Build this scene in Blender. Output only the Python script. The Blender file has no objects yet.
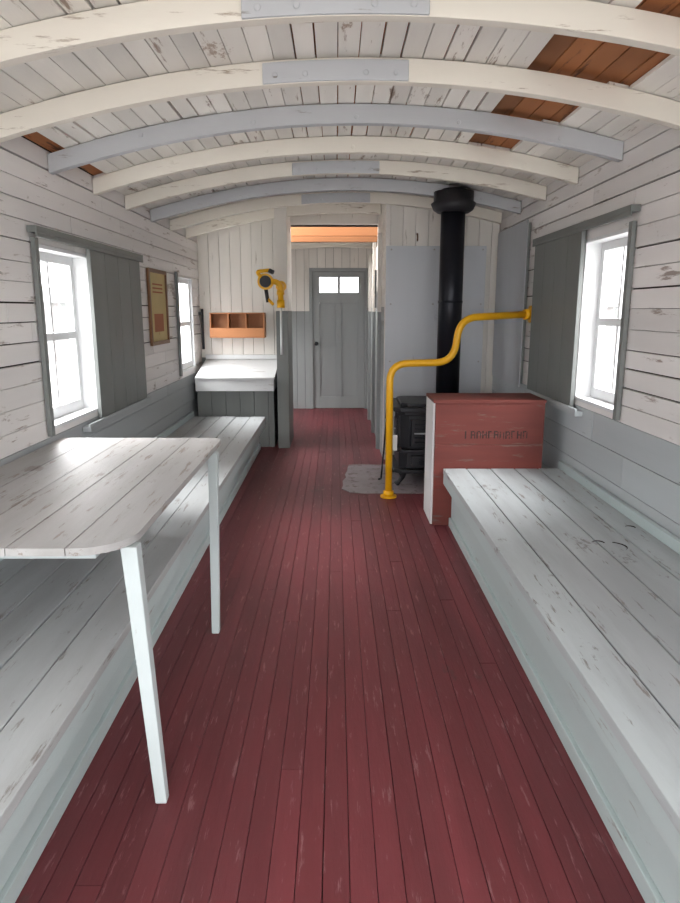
import bpy, math, random
from mathutils import Vector
random.seed(7)
sc = bpy.context.scene
try:
    sc.view_settings.view_transform = 'Standard'
    sc.view_settings.look = 'None'
except Exception:
    pass

# ---------------------------------------------------------------- materials
def lin(c):
    out = []
    for v in c:
        v = v / 255.0
        out.append(v / 12.92 if v <= 0.04045 else ((v + 0.055) / 1.055) ** 2.4)
    return (out[0], out[1], out[2], 1.0)

def paint(name, col, rough=0.6, var=0.12, island=0.12, wear=0.0, wearcol=(90, 80, 72),
          axis='Y', wscale=6.0, metal=0.0, bump=0.15, col2=None, spec=0.4, c2lo=0.4, c2hi=0.65, patch=0.0, patchcol=(90, 80, 76)):
    m = bpy.data.materials.new(name)
    m.use_nodes = True
    nt = m.node_tree
    N = nt.nodes
    L = nt.links
    b = N['Principled BSDF']
    tc = N.new('ShaderNodeTexCoord')
    mp = N.new('ShaderNodeMapping')
    s = {'X': (0.12, 1, 1), 'Y': (1, 0.12, 1), 'Z': (1, 1, 0.12), 'N': (1, 1, 1)}[axis]
    mp.inputs['Scale'].default_value = s
    L.new(tc.outputs['Object'], mp.inputs['Vector'])
    n1 = N.new('ShaderNodeTexNoise')
    n1.inputs['Scale'].default_value = 4.0
    n1.inputs['Detail'].default_value = 6
    L.new(mp.outputs[0], n1.inputs['Vector'])
    r1 = N.new('ShaderNodeMapRange')
    r1.inputs['From Min'].default_value = 0.3
    r1.inputs['From Max'].default_value = 0.7
    r1.inputs['To Min'].default_value = 1 - var
    r1.inputs['To Max'].default_value = 1 + var * 0.5
    L.new(n1.outputs['Fac'], r1.inputs['Value'])
    g = N.new('ShaderNodeNewGeometry')
    r2 = N.new('ShaderNodeMapRange')
    r2.inputs['To Min'].default_value = 1 - island
    r2.inputs['To Max'].default_value = 1 + island * 0.4
    L.new(g.outputs['Random Per Island'], r2.inputs['Value'])
    mu = N.new('ShaderNodeMath'); mu.operation = 'MULTIPLY'
    L.new(r1.outputs[0], mu.inputs[0]); L.new(r2.outputs[0], mu.inputs[1])
    base = N.new('ShaderNodeRGB'); base.outputs[0].default_value = lin(col)
    src = base.outputs[0]
    if col2:
        n3 = N.new('ShaderNodeTexNoise')
        n3.inputs['Scale'].default_value = 2.2
        n3.inputs['Detail'].default_value = 8
        n3.inputs['Roughness'].default_value = 0.65
        L.new(mp.outputs[0], n3.inputs['Vector'])
        r3 = N.new('ShaderNodeMapRange')
        r3.inputs['From Min'].default_value = c2lo
        r3.inputs['From Max'].default_value = c2hi
        L.new(n3.outputs['Fac'], r3.inputs['Value'])
        mx = N.new('ShaderNodeMix'); mx.data_type = 'RGBA'
        L.new(r3.outputs[0], mx.inputs[0])
        L.new(src, mx.inputs[6]); mx.inputs[7].default_value = lin(col2)
        src = mx.outputs[2]
    vm = N.new('ShaderNodeVectorMath'); vm.operation = 'SCALE'
    L.new(src, vm.inputs[0]); L.new(mu.outputs[0], vm.inputs['Scale'])
    src = vm.outputs[0]
    n2 = N.new('ShaderNodeTexNoise')
    n2.inputs['Scale'].default_value = wscale * 3
    n2.inputs['Detail'].default_value = 7
    n2.inputs['Roughness'].default_value = 0.7
    L.new(mp.outputs[0], n2.inputs['Vector'])
    if wear > 0:
        rw = N.new('ShaderNodeMapRange')
        th = 0.70 - 0.2 * wear
        rw.inputs['From Min'].default_value = th
        rw.inputs['From Max'].default_value = th + 0.06
        L.new(n2.outputs['Fac'], rw.inputs['Value'])
        mx = N.new('ShaderNodeMix'); mx.data_type = 'RGBA'
        L.new(rw.outputs[0], mx.inputs[0])
        L.new(src, mx.inputs[6]); mx.inputs[7].default_value = lin(wearcol)
        src = mx.outputs[2]
    if patch > 0:
        n4 = N.new('ShaderNodeTexNoise')
        n4.inputs['Scale'].default_value = 3.0
        n4.inputs['Detail'].default_value = 10
        n4.inputs['Roughness'].default_value = 0.72
        mp2 = N.new('ShaderNodeMapping')
        mp2.inputs['Scale'].default_value = tuple(max(v, .45) for v in s)
        L.new(tc.outputs['Object'], mp2.inputs['Vector'])
        L.new(mp2.outputs[0], n4.inputs['Vector'])
        r4 = N.new('ShaderNodeMapRange')
        th = 0.72 - 0.2 * patch
        r4.inputs['From Min'].default_value = th
        r4.inputs['From Max'].default_value = th + 0.03
        r4.inputs['To Max'].default_value = 0.8
        L.new(n4.outputs['Fac'], r4.inputs['Value'])
        mx = N.new('ShaderNodeMix'); mx.data_type = 'RGBA'
        L.new(r4.outputs[0], mx.inputs[0])
        L.new(src, mx.inputs[6]); mx.inputs[7].default_value = lin(patchcol)
        src = mx.outputs[2]
    L.new(src, b.inputs['Base Color'])
    b.inputs['Roughness'].default_value = rough
    b.inputs['Metallic'].default_value = metal
    b.inputs['Specular IOR Level'].default_value = spec
    if bump > 0:
        bp = N.new('ShaderNodeBump')
        bp.inputs['Strength'].default_value = bump
        bp.inputs['Distance'].default_value = 0.01
        L.new(n2.outputs['Fac'], bp.inputs['Height'])
        L.new(bp.outputs[0], b.inputs['Normal'])
    return m

M_white = paint('white_wall_paint', (232, 228, 226), 0.6, 0.12, 0.12, 0.5, (160, 146, 138), 'Y', 7, patch=.45, patchcol=(148, 132, 122))
M_whitev = paint('white_partition_paint', (228, 223, 216), 0.6, 0.08, 0.08, 0.3, (150, 138, 125), 'Z', 5)
M_ceil = paint('cream_ceiling_paint', (242, 238, 231), 0.6, 0.12, 0.14, 0.45, (160, 142, 128), 'Y', 6, patch=.45, patchcol=(160, 136, 116))
M_rib = paint('cream_rib_paint', (234, 228, 217), 0.6, 0.08, 0.0, 0.45, (165, 148, 130), 'X', 7)
M_ribg = paint('grey_rib_paint', (192, 194, 198), 0.55, 0.08, 0.0, 0.35, (135, 128, 122), 'X', 7)
M_grey = paint('grey_wainscot_paint', (164, 168, 170), 0.5, 0.1, 0.08, 0.25, (100, 98, 95), 'Y', 7)
M_greyr = paint('pale_grey_wainscot_paint', (184, 190, 193), 0.5, 0.1, 0.08, 0.2, (120, 118, 115), 'Y', 7)
M_greyv = paint('grey_door_paint', (152, 156, 156), 0.5, 0.1, 0.08, 0.15, (100, 98, 95), 'Z', 5)
M_dgrey = paint('dark_grey_paint', (118, 121, 119), 0.5, 0.1, 0.08, 0.1, (80, 78, 75), 'Z', 5)
M_bench = paint('blue_grey_bench_paint', (184, 191, 193), 0.45, 0.18, 0.08, 0.55, (118, 112, 108), 'Y', 11, col2=(160, 164, 166), c2lo=.42, c2hi=.6, patch=.55, patchcol=(108, 101, 97))
M_benchf = paint('blue_grey_bench_front_paint', (182, 195, 195), 0.45, 0.1, 0.04, 0.35, (140, 138, 134), 'Y', 9)
M_benchl = paint('grey_bench_paint', (182, 186, 187), 0.48, 0.14, 0.1, 0.5, (128, 122, 118), 'Y', 11, col2=(160, 161, 161), patch=.45, patchcol=(125, 118, 112))
M_table = paint('worn_table_paint', (184, 183, 183), 0.55, 0.16, 0.10, 0.65, (138, 128, 120), 'Y', 12, col2=(158, 155, 151), patch=.45, patchcol=(128, 118, 110))
M_leg = paint('pale_leg_paint', (188, 197, 198), 0.5, 0.08, 0.0, 0.25, (140, 135, 130), 'Z', 8)
M_floor = paint('maroon_floor_paint', (120, 54, 60), 0.5, 0.25, 0.16, 0.55, (136, 94, 96), 'Y', 16, col2=(96, 45, 50), bump=0.25, spec=0.45, patch=.5, patchcol=(86, 52, 53))
M_brown = paint('bare_brown_wood', (176, 112, 66), 0.7, 0.25, 0.35, 0.6, (100, 62, 40), 'Y', 6)
M_dark = paint('dark_gap', (48, 40, 36), 0.9, 0.1, 0.0, 0, bump=0)
M_orange = paint('orange_pine', (168, 112, 72), 0.6, 0.15, 0.15, 0.3, (130, 80, 50), 'X', 6)
M_yellow = paint('yellow_gloss_paint', (236, 176, 24), 0.35, 0.06, 0.0, 0.2, (160, 110, 30), 'N', 6, bump=0.05)
M_black = paint('black_stove_iron', (46, 46, 50), 0.45, 0.2, 0.2, 0.4, (88, 78, 74), 'N', 8, metal=0.3)
M_pipe = paint('black_pipe', (30, 32, 40), 0.38, 0.1, 0.0, 0.0, (60, 60, 60), 'Z', 8, metal=0.4)
M_red = paint('faded_red_paint', (120, 56, 48), 0.65, 0.25, 0.05, 0.6, (104, 78, 72), 'X', 8, col2=(102, 48, 42), patch=.55, patchcol=(92, 68, 63))
M_sheet = paint('grey_sheet_metal', (192, 195, 200), 0.45, 0.08, 0.06, 0.2, (150, 150, 153), 'Z', 4, metal=0.05, bump=0.03)
M_plate = paint('hearth_plate_metal', (146, 136, 138), 0.5, 0.2, 0.05, 0.8, (112, 94, 96), 'N', 4, metal=0.1, bump=0.05)
M_wframe = paint('window_white_paint', (222, 223, 224), 0.5, 0.05, 0.05, 0.2, (160, 150, 142), 'Z', 5)
M_desk = paint('desk_white_paint', (205, 206, 206), 0.5, 0.08, 0.05, 0.4, (140, 132, 126), 'X', 7)
M_gold = paint('brown_picture_frame', (112, 76, 46), 0.4, 0.1, 0.0, 0, metal=0.0, bump=0.02)
M_paper = paint('yellowed_paper', (196, 176, 126), 0.8, 0.1, 0.0, 0.35, (176, 142, 84), 'N', 5, bump=0)
M_papert = paint('paper_print', (160, 96, 62), 0.8, 0.1, 0.0, 0.0, bump=0)
M_ground = paint('pale_bounce_ground', (205, 203, 198), 0.9, 0.1, 0.0, 0.3, (170, 170, 160), 'N', 2)  # ground colour raised to bounce more light up into the car
M_siding = paint('weathered_siding', (150, 146, 146), 0.8, 0.15, 0.1, 0.3, (110, 100, 98), 'Y', 1)
M_paperw = paint('white_paper', (225, 225, 222), 0.8, 0.05, 0.0, 0.0, bump=0)
M_bolt = paint('painted_bolt', (160, 158, 155), 0.4, 0.05, 0.0, 0.0, bump=0)

def glassmat():
    m = bpy.data.materials.new('window_glass')
    m.use_nodes = True
    nt = m.node_tree
    for n in list(nt.nodes):
        nt.nodes.remove(n)
    o = nt.nodes.new('ShaderNodeOutputMaterial')
    t = nt.nodes.new('ShaderNodeBsdfTransparent')
    gl = nt.nodes.new('ShaderNodeBsdfGlossy'); gl.inputs['Roughness'].default_value = 0.05
    mx = nt.nodes.new('ShaderNodeMixShader'); mx.inputs[0].default_value = 0.06
    nt.links.new(t.outputs[0], mx.inputs[1]); nt.links.new(gl.outputs[0], mx.inputs[2])
    nt.links.new(mx.outputs[0], o.inputs[0])
    return m
M_glass = glassmat()

# ---------------------------------------------------------------- mesh builder
class MB:
    def __init__(s):
        s.v = []; s.f = []; s.m = []; s.mats = []; s.sm = []
    def mi(s, mat):
        if mat not in s.mats:
            s.mats.append(mat)
        return s.mats.index(mat)
    def hexa(s, p, mat):
        o = len(s.v); s.v += [tuple(q) for q in p]
        for f in ((0, 3, 2, 1), (4, 5, 6, 7), (0, 1, 5, 4), (1, 2, 6, 5), (2, 3, 7, 6), (3, 0, 4, 7)):
            s.f.append([o + i for i in f]); s.m.append(s.mi(mat)); s.sm.append(False)
    def box(s, x0, x1, y0, y1, z0, z1, mat):
        if x0 > x1: x0, x1 = x1, x0
        if y0 > y1: y0, y1 = y1, y0
        if z0 > z1: z0, z1 = z1, z0
        s.hexa([(x0, y0, z0), (x1, y0, z0), (x1, y1, z0), (x0, y1, z0),
                (x0, y0, z1), (x1, y0, z1), (x1, y1, z1), (x0, y1, z1)], mat)
    def bar(s, a, b, w0, w1, mat):
        (ax, ay, az), (bx, by, bz) = a, b
        h0 = w0 / 2; h1 = w1 / 2
        s.hexa([(ax-h0, ay-h0, az), (ax+h0, ay-h0, az), (ax+h0, ay+h0, az), (ax-h0, ay+h0, az),
                (bx-h1, by-h1, bz), (bx+h1, by-h1, bz), (bx+h1, by+h1, bz), (bx-h1, by+h1, bz)], mat)
    def tube(s, pts, r, mat, n=16, caps=True):
        if not isinstance(r, (list, tuple)):
            r = [r] * len(pts)
        pts = [Vector(p) for p in pts]
        o = len(s.v)
        prev = None
        for i, p in enumerate(pts):
            a = pts[max(i-1, 0)]; b = pts[min(i+1, len(pts)-1)]
            t = (b - a)
            if t.length < 1e-9: t = Vector((0, 0, 1))
            t.normalize()
            if prev is None:
                ref = Vector((0, 1, 0)) if abs(t.y) < 0.9 else Vector((1, 0, 0))
                u = t.cross(ref).normalized()
            else:
                u = (prev - t * prev.dot(t)).normalized()
            prev = u
            w = t.cross(u)
            for k in range(n):
                an = 2 * math.pi * k / n
                s.v.append(tuple(p + (u * math.cos(an) + w * math.sin(an)) * r[i]))
        for i in range(len(pts) - 1):
            for k in range(n):
                k2 = (k + 1) % n
                s.f.append([o+i*n+k, o+i*n+k2, o+(i+1)*n+k2, o+(i+1)*n+k]); s.m.append(s.mi(mat)); s.sm.append(True)
        if caps:
            s.f.append([o + k for k in range(n)][::-1]); s.m.append(s.mi(mat)); s.sm.append(False)
            e = o + (len(pts)-1)*n
            s.f.append([e + k for k in range(n)]); s.m.append(s.mi(mat)); s.sm.append(False)
    def prism(s, poly, axis, a, b, mat):
        n = len(poly); o = len(s.v)
        for t in (a, b):
            for (p, q) in poly:
                s.v.append({'z': (p, q, t), 'y': (p, t, q), 'x': (t, p, q)}[axis])
        s.f.append([o + i for i in range(n)][::-1]); s.m.append(s.mi(mat)); s.sm.append(False)
        s.f.append([o + n + i for i in range(n)]); s.m.append(s.mi(mat)); s.sm.append(False)
        for i in range(n):
            j = (i + 1) % n
            s.f.append([o+i, o+j, o+n+j, o+n+i]); s.m.append(s.mi(mat)); s.sm.append(False)
    def finish(s, name, bevel=0.0, parent=None, recalc=True):
        me = bpy.data.meshes.new(name)
        me.from_pydata(s.v, [], s.f)
        for mt in s.mats: me.materials.append(mt)
        for i, p in enumerate(me.polygons):
            p.material_index = s.m[i]; p.use_smooth = s.sm[i]
        me.update()
        if recalc:
            import bmesh
            bm = bmesh.new(); bm.from_mesh(me)
            bmesh.ops.recalc_face_normals(bm, faces=bm.faces)
            bm.to_mesh(me); bm.free()
        ob = bpy.data.objects.new(name, me)
        sc.collection.objects.link(ob)
        if bevel > 0:
            md = ob.modifiers.new('bevel', 'BEVEL')
            md.width = bevel; md.segments = 2; md.limit_method = 'ANGLE'; md.angle_limit = math.radians(50)
        if parent: ob.parent = parent
        return ob

def empty(name, loc=(0, 0, 0)):
    e = bpy.data.objects.new(name, None)
    e.empty_display_size = 0.1
    sc.collection.objects.link(e)
    return e

XW = 1.42
Y0, Y1 = -1.3, 9.4
YC = 7.2      # end of main ceiling
def zc(x, top=2.33):
    return top - 0.2 * (x / XW) ** 2 + 0.022 * x

# ---------------------------------------------------------------- floor
b = MB()
w = 0.066
x = -XW
while x < XW - 0.001:
    x1 = min(x + w, XW)
    y = Y0 - random.random() * 3
    while y < Y1:
        ln = random.uniform(4.5, 8)
        a, c = max(y, Y0), min(y + ln, Y1)
        if c - a > 0.02:
            dz = random.uniform(-0.0015, 0.0)
            g = random.uniform(0.001, 0.003)
            b.box(x + g * .5, x1 - g * .5, a, c - 0.0015, -0.03, dz, M_floor)
        y += ln
    x = x1
b.box(-XW - .15, XW + .15, Y0, Y1 + .1, -0.10, -0.03, M_dark)
b.finish('floor', 0.0012)

# ---------------------------------------------------------------- side walls
WL = [(3.28, 4.0, 0.76, 1.66), (6.12, 6.80, 0.78, 1.66), (0.7, 1.45, 0.76, 1.66), (8.2, 8.9, 0.8, 1.66), (-.6, .15, .76, 1.66)]  # trailing openings are added out of view to let in more light
WR = [(3.33, 3.96, 0.83, 1.74), (0.7, 1.45, 0.83, 1.74), (-.6, .15, .83, 1.74)]  # only the first opening is in view, the others are added for light
def side_wall(name, sgn, opens, zwain, mwain):
    b = MB()
    xin = sgn * XW; xo = sgn * (XW + 0.02); xb = sgn * (XW + 0.14)
    top = zc(sgn * XW) + 0.02
    rows = []
    z = 0.0
    while z < zwain - 0.01:
        z1 = min(z + 0.16, zwain); rows.append((z, z1, mwain)); z = z1
    while z < top - 0.01:
        z1 = min(z + random.uniform(0.088, 0.1), top); rows.append((z, z1, M_white)); z = z1
    for (za, zb, mt) in rows:
        gap = 0.0025 if mt is mwain else random.choice([0.002, 0.003, 0.005, 0.008])
        cuts = [Y0]
        y = Y0 + random.uniform(0.5, 3)
        while y < Y1 - 0.4:
            cuts.append(y); y += random.uniform(1.8, 3.6)
        cuts.append(Y1)
        ivs = [(cuts[i], cuts[i+1] - 0.003) for i in range(len(cuts)-1)]
        for (ya, yb) in ivs:
            pieces = [(ya, yb, za, zb - gap)]
            for (oy0, oy1, oz0, oz1) in opens:
                new = []
                for (a, c, p, q) in pieces:
                    if c <= oy0 or a >= oy1 or q <= oz0 or p >= oz1:
                        new.append((a, c, p, q)); continue
                    if a < oy0: new.append((a, oy0, p, q))
                    if c > oy1: new.append((oy1, c, p, q))
                    aa, cc = max(a, oy0), min(c, oy1)
                    if p < oz0: new.append((aa, cc, p, oz0))
                    if q > oz1: new.append((aa, cc, oz1, q))
                pieces = new
            for (a, c, p, q) in pieces:
                if c - a > 0.003 and q - p > 0.003:
                    j = random.uniform(-0.003, 0.0)
                    b.box(xin + sgn * j * -1, xo, a, c, p, q, mt)
    ys = sorted(opens)
    y = Y0
    for (oy0, oy1, oz0, oz1) in ys:
        b.box(xo, xb, y, oy0, -0.03, top, M_dark)
        b.box(xo, xb, oy0, oy1, -0.03, oz0, M_dark)
        b.box(xo, xb, oy0, oy1, oz1, top, M_dark)
        y = oy1
    b.box(xo, xb, y, Y1, -0.03, top, M_dark)
    b.finish(name, 0.0015)
side_wall('wall_left', -1, WL, 0.73, M_grey)
side_wall('wall_right', 1, WR, 0.80, M_greyr)

# ---------------------------------------------------------------- windows
def window(name, sgn, o, rec=0.085):
    oy0, oy1, oz0, oz1 = o
    b = MB()
    xi = sgn * (XW - 0.004); xo = sgn * (XW + 0.14)
    t = 0.02
    e = 0.002
    b.box(xi, xo, oy0 + e, oy0 + t, oz0 + e, oz1 - e, M_wframe)
    b.box(xi, xo, oy1 - t, oy1 - e, oz0 + e, oz1 - e, M_wframe)
    b.box(xi, xo, oy0 + t, oy1 - t, oz0 + e, oz0 + t, M_wframe)
    b.box(xi, xo, oy0 + t, oy1 - t, oz1 - t, oz1 - e, M_wframe)
    ys0, ys1, zs0, zs1 = oy0 + t, oy1 - t, oz0 + t, oz1 - t
    xa, xb_ = sgn * (XW + rec), sgn * (XW + rec + .035)
    fw = 0.045
    b.box(xa, xb_, ys0, ys0 + fw, zs0, zs1, M_wframe)
    b.box(xa, xb_, ys1 - fw, ys1, zs0, zs1, M_wframe)
    b.box(xa, xb_, ys0 + fw, ys1 - fw, zs0, zs0 + fw * 1.3, M_wframe)
    b.box(xa, xb_, ys0 + fw, ys1 - fw, zs1 - fw, zs1, M_wframe)
    zm = (zs0 + zs1) / 2; ym = (ys0 + ys1) / 2
    b.box(xa, xb_, ys0 + fw, ys1 - fw, zm - 0.02, zm + 0.02, M_wframe)
    b.box(xa + sgn * .004, xb_ - sgn * .004, ym - 0.01, ym + 0.01, zs0 + fw * 1.3, zm - .02, M_wframe)
    b.box(xa + sgn * .004, xb_ - sgn * .004, ym - 0.01, ym + 0.01, zm + .02, zs1 - fw, M_wframe)
    xg = sgn * (XW + rec + .02)
    b.box(xg, xg + sgn * 0.003, ys0 + fw * .8, ys1 - fw * .8, zs0 + fw, zs1 - fw * .8, M_glass)
    xc0, xc1 = sgn * (XW - 0.026), sgn * (XW - 0.0045)
    b.box(xc0, xc1, oy0 - 0.035, oy0 + 0.004, oz0 - 0.02, oz1 + 0.02, M_dgrey)
    b.finish(name, 0.002)
window('window_1', -1, WL[0])
window('window_2', -1, WL[1], 0.02)
window('added_window_3', -1, WL[2])  # added window, out of view, brightens the near interior
window('window_4', 1, WR[0])
window('added_window_5', 1, WR[1])  # added opposite the left one, unseen, for more light
window('added_window_6', -1, WL[3])  # added hidden window, lights the far corridor from the left
window('added_window_7', -1, WL[4])  # added window behind the camera for extra light
window('added_window_8', 1, WR[2])  # right-hand counterpart, also added behind the camera for light

def shutter(name, sgn, y0, y1, z0, z1, mat):
    b = MB()
    xa, xb_ = sgn * (XW - 0.036), sgn * (XW - 0.012)
    n = 4
    wv = (y1 - y0) / n
    for i in range(n):
        b.box(xa, xb_, y0 + i * wv + 0.0015, y0 + (i + 1) * wv - 0.0015, z0, z1, mat)
    b.box(xb_, sgn * (XW - 0.006), y0 + .10, y1 - .02, z0 + 0.06, z0 + 0.12, mat)
    b.box(xb_, sgn * (XW - 0.006), y0 + .10, y1 - .02, z1 - 0.12, z1 - 0.06, mat)
    return b.finish(name, 0.002)
shutter('sliding_window_shutter', -1, 3.93, 4.9, 0.72, 1.69, M_dgrey)
shutter('sliding_window_shutter.001', 1, 3.93, 4.84, 0.79, 1.79, M_dgrey)
def rail(name, sgn, y0, y1, z, mat):
    b = MB()
    b.box(sgn * (XW - 0.05), sgn * (XW - 0.003), y0, y1, z, z + 0.03, mat)
    b.box(sgn * (XW - 0.05), sgn * (XW - 0.04), y0, y1, z - 0.02 if z > 1.2 else z + 0.03, z if z > 1.2 else z + .045, mat)
    b.finish(name, 0.002)
rail('trim_1', -1, 3.22, 4.95, 1.70, M_dgrey)
rail('trim_2', -1, 3.7, 4.95, 0.68, M_grey)
rail('trim_3', 1, 3.27, 4.86, 1.80, M_dgrey)
rail('trim_4', 1, 3.8, 4.86, 0.75, M_greyr)

# ---------------------------------------------------------------- ceiling
ribY = [1.11, 1.72, 2.33, 2.94, 3.55, 4.17, 4.78, 5.41, 6.02, 6.63]
ribs = [-0.72, -0.11, 0.5] + ribY
b = MB()
bays = [Y0] + ribs + [YC]
holes = {}
def hole(ya, yb, xa, xb_):
    holes.setdefault((ya, yb), []).append((xa, xb_))
hole(2.33, 2.94, 0.80, 1.16); hole(2.94, 3.55, 0.80, 1.10); hole(3.55, 4.17, 0.78, 1.05)
hole(1.72, 2.33, 0.95, 1.4); hole(2.94, 3.55, -1.42, -1.33); hole(3.55, 4.17, -1.42, -1.34)
sw = 0.084
xs = []
x = -XW
while x < XW - 0.01:
    xs.append((x, min(x + sw, XW))); x += sw
for (xa, xb_) in xs:
    for i in range(len(bays) - 1):
        ya, yb = bays[i], bays[i + 1]
        xm = (xa + xb_) / 2
        skip = any(h0 <= xm <= h1 for (h0, h1) in holes.get((ya, yb), []))
        if skip: continue
        g = random.choice([0.003, 0.004, 0.005, 0.008, 0.012])
        p, q = xa + g / 2, xb_ - g / 2
        dz = random.uniform(0, 0.004)
        b.hexa([(p, ya + .002, zc(p)+dz), (q, ya + .002, zc(q)+dz), (q, yb - .002, zc(q)+dz), (p, yb - .002, zc(p)+dz),
                (p, ya + .002, zc(p)+.018), (q, ya + .002, zc(q)+.018), (q, yb - .002, zc(q)+.018), (p, yb - .002, zc(p)+.018)], M_ceil)
bw = 0.095
x = -XW
while x < XW - 0.01:
    p, q = x + .003, min(x + bw, XW) - .003
    h = 0.022
    b.hexa([(p, Y0, zc(p)+h), (q, Y0, zc(q)+h), (q, YC, zc(q)+h), (p, YC, zc(p)+h),
            (p, Y0, zc(p)+h+.02), (q, Y0, zc(q)+h+.02), (q, YC, zc(q)+h+.02), (p, YC, zc(p)+h+.02)], M_brown)
    x += bw
n = 24
poly = [(-XW-.16 + (2*XW+.32) * i / n, 0) for i in range(n + 1)]
poly = [(p[0], zc(p[0]) + 0.06) for p in poly] + [(p[0], zc(p[0]) + 0.1) for p in poly[::-1]]
b.prism(poly, 'y', Y0, YC, M_dark)
b.finish('ceiling', 0.0)

def rib_obj(i, y, mat, plate):
    b = MB()
    n = 28
    e = 0.004
    xr1 = 0.42 if y > 6.3 else XW - e
    pts = [(-XW + e) + (xr1 + XW - e) * k / n for k in range(n + 1)]
    poly = [(px_, zc(px_) - 0.09) for px_ in pts] + [(px_, zc(px_) - 0.002) for px_ in pts[::-1]]
    b.prism(poly, 'y', y - 0.025, y + 0.025, mat)
    if plate:
        xs_ = [-0.29 + 0.58 * k / 8 for k in range(9)]
        poly = [(q, zc(q) - 0.088) for q in xs_] + [(q, zc(q) - 0.012) for q in xs_[::-1]]
        b.prism(poly, 'y', y - 0.037, y - 0.0245, M_ribg)
        bx = [-0.24, -0.12, 0.12, 0.24]
    else:
        bx = [-0.95, -0.4, 0.1, 0.6, 1.1]
    for q in bx:
        if q > xr1: continue
        yy = y - 0.037 if plate else y - 0.0245
        z = zc(q) - 0.05 + (0.015 if int(q*100) % 2 else -0.012)
        b.tube([(q, yy, z), (q, yy - 0.006, z)], 0.011, mat if not plate else M_ribg, 10)
    b.finish('roof_rib' if i == 0 else 'roof_rib.%03d' % i, 0.003)
cfg = {1.11: (M_ribg, 0), 1.72: (M_rib, 0), 2.33: (M_rib, 1), 2.94: (M_rib, 1), 3.55: (M_ribg, 0), 4.17: (M_rib, 0), 4.78: (M_rib, 1), 5.41: (M_ribg, 0), 6.02: (M_rib, 1)}
for i, y in enumerate(ribs):
    m_, p_ = cfg.get(y, (M_rib, 0))
    rib_obj(i, y, m_, p_)

# ---------------------------------------------------------------- partitions
def vboards(b, x0, x1, ya, yb, z0, ztopf, mat, w=0.11, gap=0.003):
    x = x0
    while x < x1 - 0.005:
        p, q = x + gap / 2, min(x + w, x1) - gap / 2
        b.hexa([(p, ya, z0), (q, ya, z0), (q, yb, z0), (p, yb, z0),
                (p, ya, ztopf(p)), (q, ya, ztopf(q)), (q, yb, ztopf(q)), (p, yb, ztopf(p))], mat)
        x += w
YL, YR, YP = 7.13, 6.05, 6.56
e = 0.004
b = MB()
PX0, PX1 = -.575, -.462
vboards(b, -XW + e, PX0, YL, YL + 0.025, 0.86, lambda x: zc(x) + .01, M_whitev)
vboards(b, -XW + e, PX0, YL, YL + 0.025, 0.0, lambda x: 0.858, M_dgrey, 0.14)
b.box(-XW + e, PX0, YL + 0.026, YL + 0.04, 0, 2.2, M_dark)
b.box(PX0, PX1, YP, YL + 0.06, 0.0, 1.34, M_dgrey)
b.hexa([(PX0, YP, 1.342), (PX1, YP, 1.342), (PX1, YL + .06, 1.342), (PX0, YL + .06, 1.342),
        (PX0, YP, zc(PX0)), (PX1, YP, zc(PX1)), (PX1, YL + .06, zc(PX1)), (PX0, YL + .06, zc(PX0))], M_whitev)
b.box(PX1 + .001, 0.45, YL - 0.01, YL + 0.05, 2.20, zc(0) + .05, M_whitev)
b.finish('wall_partition_left', 0.0015)

b = MB()
vboards(b, 0.47, XW - e, YR, YR + 0.025, 0.0, lambda x: zc(x) + .01, M_whitev)
b.hexa([(.43, YR - .02, 0), (.468, YR - .02, 0), (.468, YR + .05, 0), (.43, YR + .05, 0),
        (.43, YR - .02, zc(.43)), (.468, YR - .02, zc(.468)), (.468, YR + .05, zc(.468)), (.43, YR + .05, zc(.43))], M_whitev)
b.box(0.475, XW - e, YR + 0.026, YR + 0.04, 0, 2.15, M_dark)
z = 0
while z < 2.3:
    z1 = min(z + .125, 2.32)
    b.box(0.43, 0.455, YR + 0.052, YC if z1 > 2.1 else Y1 - .11, z + .0015, z1 - .0015, M_greyv if z1 < 1.38 else M_whitev)
    z = z1
b.box(0.456, 0.475, YR + 0.052, Y1 - .11, 0, 2.1, M_dark)
for yy in (6.5, 7.4, 8.3):
    b.box(0.395, 0.43, yy, yy + .07, 0, 1.33, M_greyv)
    b.box(0.395, 0.43, yy, yy + .07, 1.332, 2.05, M_whitev)
b.finish('wall_partition_right', 0.0015)

YB = 9.3
b = MB()
def bk(x0, x1, z0, z1, mat, w=.11):
    vboards(b, x0, x1, YB, YB + .025, z0, lambda x: z1, mat, w)
bk(-XW + e, -0.36, 0, 1.33, M_greyv); bk(-XW + e, -0.36, 1.332, 2.16, M_whitev)
bk(-0.36, 0.48, 1.9, 2.16, M_whitev)
b.box(-XW, -0.362, YB + .026, YB + .1, 0, 2.4, M_dark)
b.box(-0.362, 0.6, YB + .026, YB + .1, 1.9, 2.4, M_dark)
b.box(0.43, 0.6, YB + .026, YB + .1, 0, 1.9, M_dark)
b.finish('wall_back', 0.0015)
b = MB()
b.box(-0.36, -0.315, YB - .02, YB + .06, 0, 1.9, M_greyv)
b.box(0.395, 0.428, YB - .02, YB + .06, 0, 1.9, M_greyv)
b.box(-0.315, 0.395, YB - .02, YB + .06, 1.855, 1.9, M_greyv)
b.box(-0.36, -0.29, YB + .047, YB + .09, 0, 1.9, M_greyv)
b.box(0.37, 0.43, YB + .047, YB + .09, 0, 1.9, M_greyv)
b.box(-0.29, 0.37, YB + .047, YB + .09, 1.82, 1.9, M_greyv)
b.box(-0.29, 0.37, YB + .047, YB + .11, 0, 0.04, M_greyv)
b.finish('trim_5', 0.003)
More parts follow.
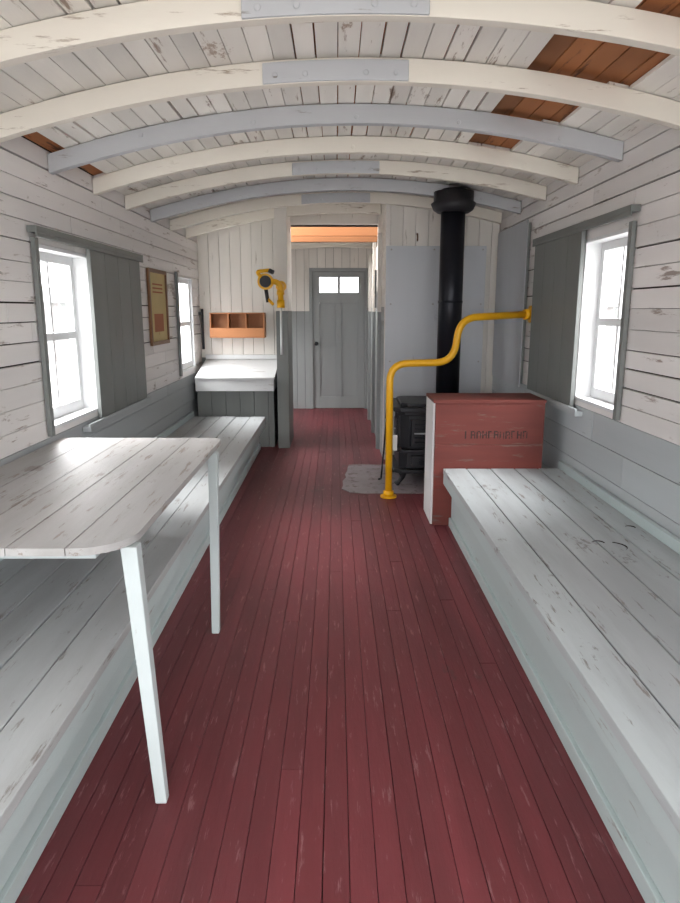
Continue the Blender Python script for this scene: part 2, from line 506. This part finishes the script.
# door
b = MB()
dx0, dx1, dz0, dz1 = -0.312, 0.392, 0.008, 1.852
ya, yb = YB + .005, YB + .045
sw_ = 0.09
b.box(dx0, dx0 + sw_, ya, yb, dz0, dz1, M_greyv)
b.box(dx1 - sw_, dx1, ya, yb, dz0, dz1, M_greyv)
xm = (dx0 + dx1) / 2
b.box(dx0 + sw_, dx1 - sw_, ya, yb, dz0, dz0 + .16, M_greyv)
b.box(dx0 + sw_, dx1 - sw_, ya, yb, 1.44, 1.58, M_greyv)
b.box(dx0 + sw_, dx1 - sw_, ya, yb, 1.78, dz1, M_greyv)
b.box(xm - .04, xm + .04, ya, yb, dz0 + .16, 1.44, M_greyv)
b.box(xm - .018, xm + .018, ya, yb, 1.58, 1.78, M_greyv)
b.box(dx0 + sw_, xm - .04, ya + .015, yb - .01, dz0 + .16, 1.44, M_greyv)
b.box(xm + .04, dx1 - sw_, ya + .015, yb - .01, dz0 + .16, 1.44, M_greyv)
b.box(dx0 + sw_, dx1 - sw_, ya + .02, ya + .024, 1.58, 1.78, M_glass)
b.tube([(dx0 + .045, ya, .9), (dx0 + .045, ya - .04, .9)], [.012, .012], M_black)
b.tube([(dx0 + .045, ya - .035, .9), (dx0 + .045, ya - .05, .9), (dx0 + .045, ya - .07, .9)], [.02, .028, .012], M_black)
b.finish('door_1', 0.004)

# back ceiling, cupola
YK = 7.85
b = MB()
def zb(x): return 2.17 - 0.16 * (x / XW) ** 2
x = -XW
while x < XW - 0.01:
    p, q = x + .002, min(x + .09, XW) - .002
    b.hexa([(p, YK, zb(p)), (q, YK, zb(q)), (q, Y1, zb(q)), (p, Y1, zb(p)),
            (p, YK, zb(p)+.02), (q, YK, zb(q)+.02), (q, Y1, zb(q)+.02), (p, Y1, zb(p)+.02)], M_ceil)
    x += .09
for yy in (7.95, 8.35, 8.75):
    pts = [-XW + .004 + (2 * XW - .008) * k / 20 for k in range(21)]
    b.prism([(q, zb(q) - .05) for q in pts] + [(q, zb(q) - .001) for q in pts[::-1]], 'y', yy, yy + .05, M_rib)
b.box(-XW - .14, XW + .14, YK, Y1 + .1, 2.3, 2.34, M_dark)
b.box(-XW - .14, XW + .14, YC, YK, 3.0, 3.05, M_ceil)
b.box(-XW - .14, XW + .14, YC - .02, YC + .02, 2.44, 3.0, M_whitev)
b.box(-XW - .14, XW + .14, YK, YK + .05, 2.34, 3.0, M_whitev)
b.finish('ceiling_cupola', 0.0)
b = MB()
b.box(-XW + .01, XW - .01, YK - .07, YK - .01, 2.09, 2.15, M_orange)
b.box(-XW + .01, XW - .01, YK - .06, YK - .01, 2.155, 2.25, M_orange)
b.finish('cupola_beam', 0.004)

# ---------------------------------------------------------------- benches
def bench(name, sgn, xt, xbse, y0, y1, zt, mtop, mfront, nb):
    b = MB()
    xw = sgn * (XW - 0.006)
    xt *= sgn; xbse *= sgn
    th = 0.035
    wv = (abs(xw) - abs(xt)) / nb
    for i in range(nb):
        gp = random.choice([.002, .003, .0045])
        p = xt + sgn * (i * wv + gp); q = xt + sgn * ((i + 1) * wv - gp)
        cuts = [y0, y0 + (y1 - y0) * random.uniform(.15, .3), y1]
        for k in range(2):
            dz = random.uniform(-0.003, 0)
            b.box(p, q, cuts[k] + .001, cuts[k+1] - .001, zt - th, zt + dz, mtop)
    b.box(xt + sgn * .006, xt + sgn * .03, y0, y1, zt - 0.10, zt - th, mfront)
    b.box(xbse, xbse + sgn * .025, y0, y1, 0.06, zt - th, mfront)
    b.box(xbse - sgn * .014, xbse + sgn * .02, y0, y1, 0.002, 0.058, mfront)
    b.box(xbse + sgn * .025, xw, y1 - .03, y1 - .004, 0.002, zt - th, mfront)
    b.box(xbse + sgn * .025, xw, y0 + .004, y0 + .03, 0.002, zt - th, mfront)
    b.box(xw - sgn * .025, xw, y0, y1, zt, zt + .05, mfront)
    b.box(xbse + sgn * .03, xw, y0 + .03, y1 - .03, zt - th - .03, zt - th - .002, M_dark)
    return b.finish(name, 0.003)
bench('storage_bench', 1, 0.667, 0.73, -1.1, 4.08, 0.38, M_bench, M_benchf, 5)
bench('storage_bench.001', -1, 0.69, 0.76, -1.1, 6.5, 0.33, M_benchl, M_benchf, 5)

# ---------------------------------------------------------------- red wood box
b = MB()
bx0, bx1, by0, by1, bz = 0.615, 1.29, 4.09, 4.44, 0.790
for k in range(3):
    zz0 = .003 + (bz - .003) * k / 3; zz1 = .003 + (bz - .003) * (k + 1) / 3
    b.box(bx0, bx1, by0, by0 + .028, zz0 + (.001 if k else 0), zz1, M_red)
b.box(bx0 - .012, bx0 + .025, by0 + .0285, by1, .003, bz, M_wframe)
b.box(bx1 - .025, bx1, by0 + .0285, by1, .003, bz, M_red)
b.box(bx0 + .025, bx1 - .025, by1 - .025, by1, .003, bz, M_red)
b.box(bx0 - .014, bx1 + .004, by0 - .008, by1 + .006, bz, bz + .018, M_red)
b.box(bx0 + .025, bx1 - .025, by0 + .0285, by1 - .025, .01, .03, M_dark)
random.seed(5)
M_sten = paint('faded_stencil_paint', (56, 34, 32), 0.7, 0.3, 0.3, 0.7, (110, 54, 46), 'N', 20, bump=0)
for i in range(11):
    lx = 0.80 + i * .036
    hgt = .048
    z0_ = .565 + random.uniform(-.003, .003)
    b.box(lx, lx + .009, by0 - .0012, by0 + .001, z0_, z0_ + hgt, M_sten)
    if i % 2: b.box(lx + .0091, lx + .022, by0 - .0012, by0 + .001, z0_ + .019, z0_ + .027, M_sten)
    if i % 3: b.box(lx + .0095, lx + .022, by0 - .0012, by0 + .001, z0_ + hgt - .008, z0_ + hgt, M_sten)
    if i % 4: b.box(lx + .0225, lx + .029, by0 - .0012, by0 + .001, z0_, z0_ + hgt * .9, M_sten)
b.finish('wood_storage_box', 0.004)

# ---------------------------------------------------------------- drop table
tab = empty('drop_leaf_table')
b = MB()
tx0, tx1, ty0, ty1, tz = -XW + .006, -0.585, 1.76, 3.40, 0.706
R = 0.15; R2 = 0.06
def ylim(x):
    d = tx1 - x
    a0 = ty0 + (R - math.sqrt(max(0, R*R - (R-d)**2)) if d < R else 0)
    a1 = ty1 - (R2 - math.sqrt(max(0, R2*R2 - (R2-d)**2)) if d < R2 else 0)
    return a0, a1
nb = 5
wv = (tx1 - tx0) / nb
for i in range(nb):
    p, q = tx0 + i * wv + .0014, tx0 + (i + 1) * wv - (.0014 if i < nb - 1 else 0)
    K = 14 if i >= nb - 2 else 1
    xs_ = [p + (q - p) * (1 - (1 - k / K) ** 2 if K > 1 else k / K) for k in range(K + 1)]
    lo = [(x_, ylim(x_)[0]) for x_ in xs_]; hi = [(x_, ylim(x_)[1]) for x_ in xs_[::-1]]
    b.prism(lo + hi, 'z', tz - .024, tz - random.uniform(0, .002), M_table)
b.finish('table_top', 0.002, tab)
b = MB()
b.box(tx0, tx1 - .10, ty0 + .05, ty0 + .085, tz - .050, tz - .025, M_leg)
b.box(tx0, tx1 - .04, ty1 - .10, ty1 - .065, tz - .065, tz - .025, M_leg)
b.box(tx0, tx0 + .03, ty0 + .05, ty1 - .05, tz - .08, tz - .025, M_leg)
b.finish('battens', 0.002, tab)
b = MB()
b.bar((-0.49, 1.645, 0.001), (-0.60, 1.86, tz - .026), 0.032, 0.048, M_leg)
b.finish('leg_1', 0.003, tab)
b = MB()
b.bar((-0.515, 2.65, 0.001), (-0.592, 3.16, tz - .026), 0.032, 0.046, M_leg)
b.finish('leg_2', 0.003, tab)

# ---------------------------------------------------------------- yellow rail
def fillet(pts, r, seg=8):
    pts = [Vector(p) for p in pts]
    out = [pts[0]]
    for i in range(1, len(pts) - 1):
        a, c, d = pts[i-1], pts[i], pts[i+1]
        u = (a - c); v = (d - c)
        rr = min(r, u.length * .48, v.length * .48)
        s0 = c + u.normalized() * rr; s1 = c + v.normalized() * rr
        for k in range(seg + 1):
            t = k / seg
            out.append(s0 * (1-t)**2 + c * 2*t*(1-t) + s1 * t*t)
    out.append(pts[-1])
    return out
yr = 4.80
b = MB()
path = fillet([(0.385, yr - .04, 0.01), (0.385, yr, .975), (0.835, yr, .985), (0.875, yr, 1.295), (1.405, yr + .14, 1.32)], 0.13)
b.tube(path, 0.0255, M_yellow, 18)
b.tube([(0.385, yr - .04, 0.002), (0.385, yr - .04, .014)], .06, M_yellow, 24)
b.tube([(0.385, yr - .04, 0.014), (0.385, yr - .038, .05)], .038, M_yellow, 18)
b.tube([(1.415, yr + .14, 1.32), (1.40, yr + .14, 1.32)], .06, M_yellow, 24)
b.tube([(1.40, yr + .14, 1.32), (1.36, yr + .13, 1.318)], .038, M_yellow, 18)
b.finish('yellow_grab_rail')

# ---------------------------------------------------------------- stove (cast iron)
stv = empty('caboose_stove')
sx, sy = 0.80, 5.32
def oct_(hw, hd, c):
    return [(sx-hw+c, sy-hd), (sx+hw-c, sy-hd), (sx+hw, sy-hd+c), (sx+hw, sy+hd-c), (sx+hw-c, sy+hd), (sx-hw+c, sy+hd), (sx-hw, sy+hd-c), (sx-hw, sy-hd+c)]
b = MB()
b.prism(oct_(.35, .29, .05), 'z', .11, .14, M_black)
b.prism(oct_(.31, .25, .06), 'z', .14, .27, M_black)
b.prism(oct_(.335, .275, .05), 'z', .27, .295, M_black)
b.prism(oct_(.30, .24, .06), 'z', .295, .56, M_black)
b.prism(oct_(.325, .265, .05), 'z', .56, .59, M_black)
b.prism(oct_(.36, .30, .05), 'z', .59, .625, M_black)
b.prism(oct_(.30, .25, .05), 'z', .625, .65, M_black)
for ax in (-.28, .28):
    for ay in (-.22, .22):
        s1 = 1 if ax > 0 else -1
        b.tube([(sx+ax+s1*.05, sy+ay, .0075), (sx+ax+s1*.03, sy+ay, .03), (sx+ax, sy+ay, .07), (sx+ax, sy+ay, .115)], [.028, .018, .022, .04], M_black, 10)
b.finish('body', 0.007, stv)
b = MB()
b.box(sx-.22, sx-.015, sy-.262, sy-.241, .32, .53, M_black)
b.box(sx+.015, sx+.22, sy-.262, sy-.241, .32, .53, M_black)
b.box(sx-.22, sx+.22, sy-.285, sy-.251, .16, .25, M_black)
for k in range(5):
    b.box(sx-.20, sx-.05, sy-.270, sy-.2625, .345 + k*.035, .357 + k*.035, M_sheet if k == 2 else M_pipe)
# side ribs and side door (left face, towards the aisle)
for k in range(4):
    yy = sy - .15 + k * .10
    b.box(sx-.312, sx-.3005, yy - .012, yy + .012, .31, .55, M_black)
b.box(sx-.325, sx-.3125, sy-.10, sy+.10, .36, .50, M_black)
b.tube([(sx-.325, sy-.07, .43), (sx-.36, sy-.07, .43), (sx-.36, sy-.07, .47)], .008, M_sheet, 8)
b.tube([(sx-.03, sy-.262, .43), (sx-.03, sy-.31, .43)], .01, M_sheet, 10)
b.tube([(sx-.03, sy-.31, .39), (sx-.03, sy-.31, .47)], .012, M_sheet, 10)
# damper knobs and hinge pins
b.tube([(sx-.23, sy-.255, .32), (sx-.23, sy-.255, .53)], .009, M_pipe, 8)
b.tube([(sx-.14, sy-.285, .20), (sx-.14, sy-.305, .20)], .025, M_pipe, 14)
b.box(sx-.375, sx-.335, sy-.325, sy-.305, .30, .42, M_paperw)
b.box(sx-.375, sx-.30, sy-.304, sy-.262, .30, .315, M_black)
b.finish('doors', 0.004, stv)
b = MB()
px_, py_ = 0.89, 5.34
b.tube([(px_, py_, .652), (px_, py_, .69)], .12, M_pipe, 28)
b.tube([(px_, py_, .68), (px_, py_, 2.24)], .092, M_pipe, 28)
b.tube([(px_, py_, 1.40), (px_, py_, 1.42)], .096, M_pipe, 28)
b.tube([(px_, py_, 2.07), (px_, py_, 2.09), (px_, py_, 2.135), (px_, py_, 2.15), (px_, py_, 2.22)], [.12, .15, .17, .15, .15], M_black, 28)
b.finish('stovepipe', 0, stv)

b = MB()
b.tube([(.365, 5.28, .0075), (.405, 5.30, .50), (.407, 5.30, .55)], .007, M_black, 8)
b.tube([(.405, 5.30, .50), (.410, 5.302, .57)], .013, M_black, 8)
b.tube([(.365, 5.28, .01), (.345, 5.25, .012)], .008, M_black, 8)
b.finish('stove_poker')

b = MB()
hp = []
random.seed(3)
for (ax, ay, cx, cy, nn) in ((0.05, 4.98, 0.12, 4.86, 3), (0.12, 4.86, 1.30, 4.85, 10), (1.30, 4.85, 1.36, 5.8, 6), (1.36, 5.8, 0.10, 5.8, 10), (0.10, 5.8, 0.05, 4.98, 7)):
    for k in range(nn):
        t = k / nn
        hp.append((ax + (cx-ax)*t + random.uniform(-.015, .015), ay + (cy-ay)*t + random.uniform(-.012, .012)))
b.prism(hp, 'z', 0.0005, 0.005, M_plate)
b.finish('hearth_plate')

# heat shields
b = MB()
b.box(0.435, 0.88, YR - .034, YR - .027, .05, 1.89, M_sheet)
b.box(0.875, 1.30, YR - .041, YR - .0345, .05, 1.89, M_sheet)
for xx in (.48, .85, 1.27):
    for zz in (.3, .9, 1.4, 1.86):
        b.tube([(xx, YR - .02, zz), (xx, YR - .045, zz)], .008, M_bolt, 8)
b.finish('stove_heat_shield')
b = MB()
b.box(XW - .035, XW - .03, 5.06, 5.52, .78, 1.99, M_sheet)
b.box(XW - .030, XW - .025, 5.50, 5.98, .78, 1.99, M_sheet)
for yy in (5.10, 5.5, 5.94):
    b.box(XW - .026, XW - .004, yy - .012, yy + .012, .80, 1.97, M_dgrey)
b.finish('wall_heat_shield')

# ---------------------------------------------------------------- left far corner: desk, shelf, valve
b = MB()
dy0, dy1 = 6.52, 7.12
dxa, dxb = -XW + .05, -0.605
b.prism([(dy0, .575), (dy1, .575), (dy1, .825), (dy0, .695)], 'x', dxa, dxb, M_desk)
b.prism([(dy0 - .015, .692), (dy0 - .015, .71), (dy1, .845), (dy1, .826)], 'x', dxa, dxb + .01, M_desk)
b.box(dxa, dxb, dy1 - .02, dy1, .846, .89, M_desk)
b.finish('slant_top_desk', 0.003)
b = MB()
vboards(b, dxa, dxb - .01, 6.60, 6.62, 0.003, lambda x: .573, M_dgrey, .14)
b.box(dxb - .03, dxb - .01, 6.621, 7.10, 0.003, .573, M_dgrey)
b.finish('desk_cupboard', 0.002)
b = MB()
hx0, hx1, hz0, hz1 = -1.29, -.73, 1.07, 1.31
hy = YL - .004
b.box(hx0, hx1, hy - .012, hy, hz0, hz1, M_orange)
b.box(hx0, hx1, hy - .17, hy - .012, hz0, hz0 + .014, M_orange)
b.box(hx0, hx1, hy - .17, hy - .159, hz0 + .014, hz0 + .10, M_orange)
for k in range(4):
    xx = hx0 + (hx1 - hx0 - .014) * k / 3
    b.prism([(hy - .158, hz0 + .014), (hy - .012, hz0 + .014), (hy - .012, hz1), (hy - .15, hz1), (hy - .158, hz0 + .12)], 'x', xx, xx + .014, M_orange)
b.box(hx0, hx1, hy - .16, hy - .012, hz1 + .001, hz1 + .013, M_orange)
b.finish('wooden_pigeonhole_shelf', 0.002)
b = MB()
vy = YP - .08
vx = -.52
b.tube([(vx, YP - .002, 1.57), (vx, YP - .02, 1.57)], .05, M_yellow, 20)
b.tube([(vx, YP - .02, 1.57), (vx, vy, 1.57)], .025, M_yellow, 14)
b.tube(fillet([(vx, vy, 1.40), (vx, vy, 1.60), (vx - .13, vy, 1.62)], .06), .027, M_yellow, 14)
b.tube([(vx, vy, 1.37), (vx, vy, 1.44)], .036, M_yellow, 14)
b.tube([(vx, vy, 1.49), (vx, vy, 1.53)], .036, M_yellow, 14)
b.tube([(-.66, vy + .04, 1.61), (-.66, vy - .02, 1.61)], .075, M_yellow, 24)
b.tube([(-.66, vy - .0205, 1.61), (-.66, vy - .05, 1.61)], [.055, .05], M_black, 24)
b.tube(fillet([(-.70, vy - .01, 1.65), (-.74, vy - .02, 1.70), (-.62, vy - .04, 1.71)], .03), .017, M_yellow, 12)
b.tube([(-.62, vy - .04, 1.71), (-.58, vy - .05, 1.69)], .02, M_black, 12)
b.tube([(-.66, vy, 1.55), (-.64, vy, 1.42)], .018, M_black, 12)
b.tube([(-.64, vy, 1.45), (-.59, vy - .03, 1.40)], .014, M_yellow, 12)
b.tube([(vx, vy, 1.37), (vx, vy, .93)], .011, M_wframe, 10)
b.finish('brake_valve')
b = MB()
b.tube([(-XW + .04, 7.06, .95), (-XW + .04, 7.06, 1.36)], .014, M_black, 12)
b.box(-XW + .003, -XW + .04, 7.05, 7.07, 1.3, 1.33, M_black)
b.finish('air_pipe')

# framed notice
b = MB()
fy0, fy1, fz0, fz1 = 5.18, 5.72, 1.08, 1.66
xa = -XW + .003
fr = .028
for (a, c, p, q) in ((fy0, fy1, fz0, fz0+fr), (fy0, fy1, fz1-fr, fz1), (fy0, fy0+fr, fz0+fr, fz1-fr), (fy1-fr, fy1, fz0+fr, fz1-fr)):
    b.box(xa, xa + .02, a, c, p, q, M_gold)
b.box(xa, xa + .008, fy0 + fr, fy1 - fr, fz0 + fr, fz1 - fr, M_paper)
for k in range(3):
    b.box(xa + .0082, xa + .0086, fy0 + .12, fy1 - .12, fz1 - .12 - k*.03, fz1 - .108 - k*.03, M_papert)
b.box(xa + .0082, xa + .0086, fy0 + .13, fy1 - .13, fz0 + .10, fz0 + .24, M_papert)
b.finish('framed_notice', 0.002)

b = MB()
b.box(.385, .394, 6.50, 6.58, 1.35, 1.52, M_wframe)
b.box(.37, .3845, 6.51, 6.57, 1.37, 1.50, M_dgrey)
b.tube([(.377, 6.54, 1.5), (.377, 6.54, 1.72)], .01, M_dgrey, 8)
b.finish('electric_switch_box', .002)
b = MB()
b.tube(fillet([(.70, YR - .002, 1.99), (.70, YR - .06, 1.99), (.70, YR - .07, 1.95), (.70, YR - .05, 1.93)], .02), .006, M_gold, 8)
b.finish('coat_hook')

# peeling paint on the bench: curled dark strips
b = MB()
random.seed(11)
for (x_, y_, ln_, a_) in ((1.20, 2.62, .07, .5), (1.14, 2.70, .05, 1.6), (1.36, 2.9, .04, 1.3), (1.34, 2.3, .04, .2)):
    prevp = None
    for k in range(7):
        t = k / 6
        an = a_ + t * 1.4
        p = (x_ + math.cos(an) * ln_ * t, y_ + math.sin(an) * ln_ * t * 1.3)
        if prevp:
            w_ = .003 * (1 - abs(t - .5))
            b.prism([(prevp[0]-w_, prevp[1]-w_), (p[0]-w_, p[1]-w_), (p[0]+w_, p[1]+w_), (prevp[0]+w_, prevp[1]+w_)], 'z', .3805, .383, M_dark)
        prevp = p
b.finish('paint_flake_debris')

# ---------------------------------------------------------------- exterior
b = MB()
b.box(-40, 40, -40, 50, -1.3, -1.2, M_ground)
b.finish('ground')
def shed(name, x0, x1, y0, y1, h, face):
    b = MB()
    z = -1.2
    while z < h:
        b.box(x0, x1, y0, y1, z + .004, z + .196, M_siding); z += .2
    y = y0 + 1.5
    while y < y1 - 2:
        b.box(face, face + (.05 if face == x1 else -.05), y, y + 1.0, .4, 1.7, M_dgrey)
        b.box(face, face + (.07 if face == x1 else -.07), y - .1, y, .3, 1.8, M_wframe)
        b.box(face, face + (.07 if face == x1 else -.07), y + 1.0, y + 1.1, .3, 1.8, M_wframe)
        y += 3.2
    xm = (x0 + x1) / 2
    b.prism([(x0 - .3, h), (x1 + .3, h), (xm, h + .9)], 'y', y0 - .3, y1 + .3, M_dgrey)
    b.finish(name)
shed('neighbour_shed', -19, -14, 14, 50, 1.7, -14)
shed('neighbour_shed.001', 13, 18, 10, 45, 1.5, 13)

# ---------------------------------------------------------------- lighting
wld = bpy.data.worlds.new('overcast_sky')
sc.world = wld
wld.use_nodes = True
bg = wld.node_tree.nodes['Background']
bg.inputs[0].default_value = (0.98, 0.985, 1.0, 1)
bg.inputs[1].default_value = 6.6

def area(name, loc, tgt, sx_, sy_, pw, col=(1, 1, 1)):
    l = bpy.data.lights.new(name, 'AREA')
    l.shape = 'RECTANGLE'; l.size = sx_; l.size_y = sy_; l.energy = pw; l.color = col
    o = bpy.data.objects.new(name, l)
    o.location = loc
    o.rotation_euler = (Vector(tgt) - Vector(loc)).to_track_quat('-Z', 'Y').to_euler()
    sc.collection.objects.link(o)
    return o
area('skylight_daylight', (-3.2, 3.64, 3.1), (-1.42, 3.64, 1.2), 3.0, 2.0, 650)
area('skylight_daylight.001', (3.2, 3.64, 3.1), (1.42, 3.64, 1.3), 3.0, 2.0, 650)
area('skylight_daylight.002', (-3.2, 6.46, 3.1), (-1.42, 6.46, 1.2), 2.2, 1.6, 600)
area('added_corridor_daylight', (-3.2, 8.55, 3.1), (-1.42, 8.55, 1.2), 2.2, 1.6, 500)  # added lamp outside the added corridor window, brightens the far end
area('cupola_daylight', (0, 7.52, 2.95), (0, 7.52, 0), 2.0, .5, 16)

# ---------------------------------------------------------------- camera
cam = bpy.data.cameras.new('camera')
co = bpy.data.objects.new('camera', cam)
sc.collection.objects.link(co)
co.location = (0, 0, 1.35)
co.rotation_euler = (math.radians(90 - 11.93), 0, math.radians(-0.34))
cam.sensor_fit = 'VERTICAL'
cam.sensor_height = 36
cam.lens = 36 * 670 / 903
cam.clip_start = 0.02
sc.camera = co
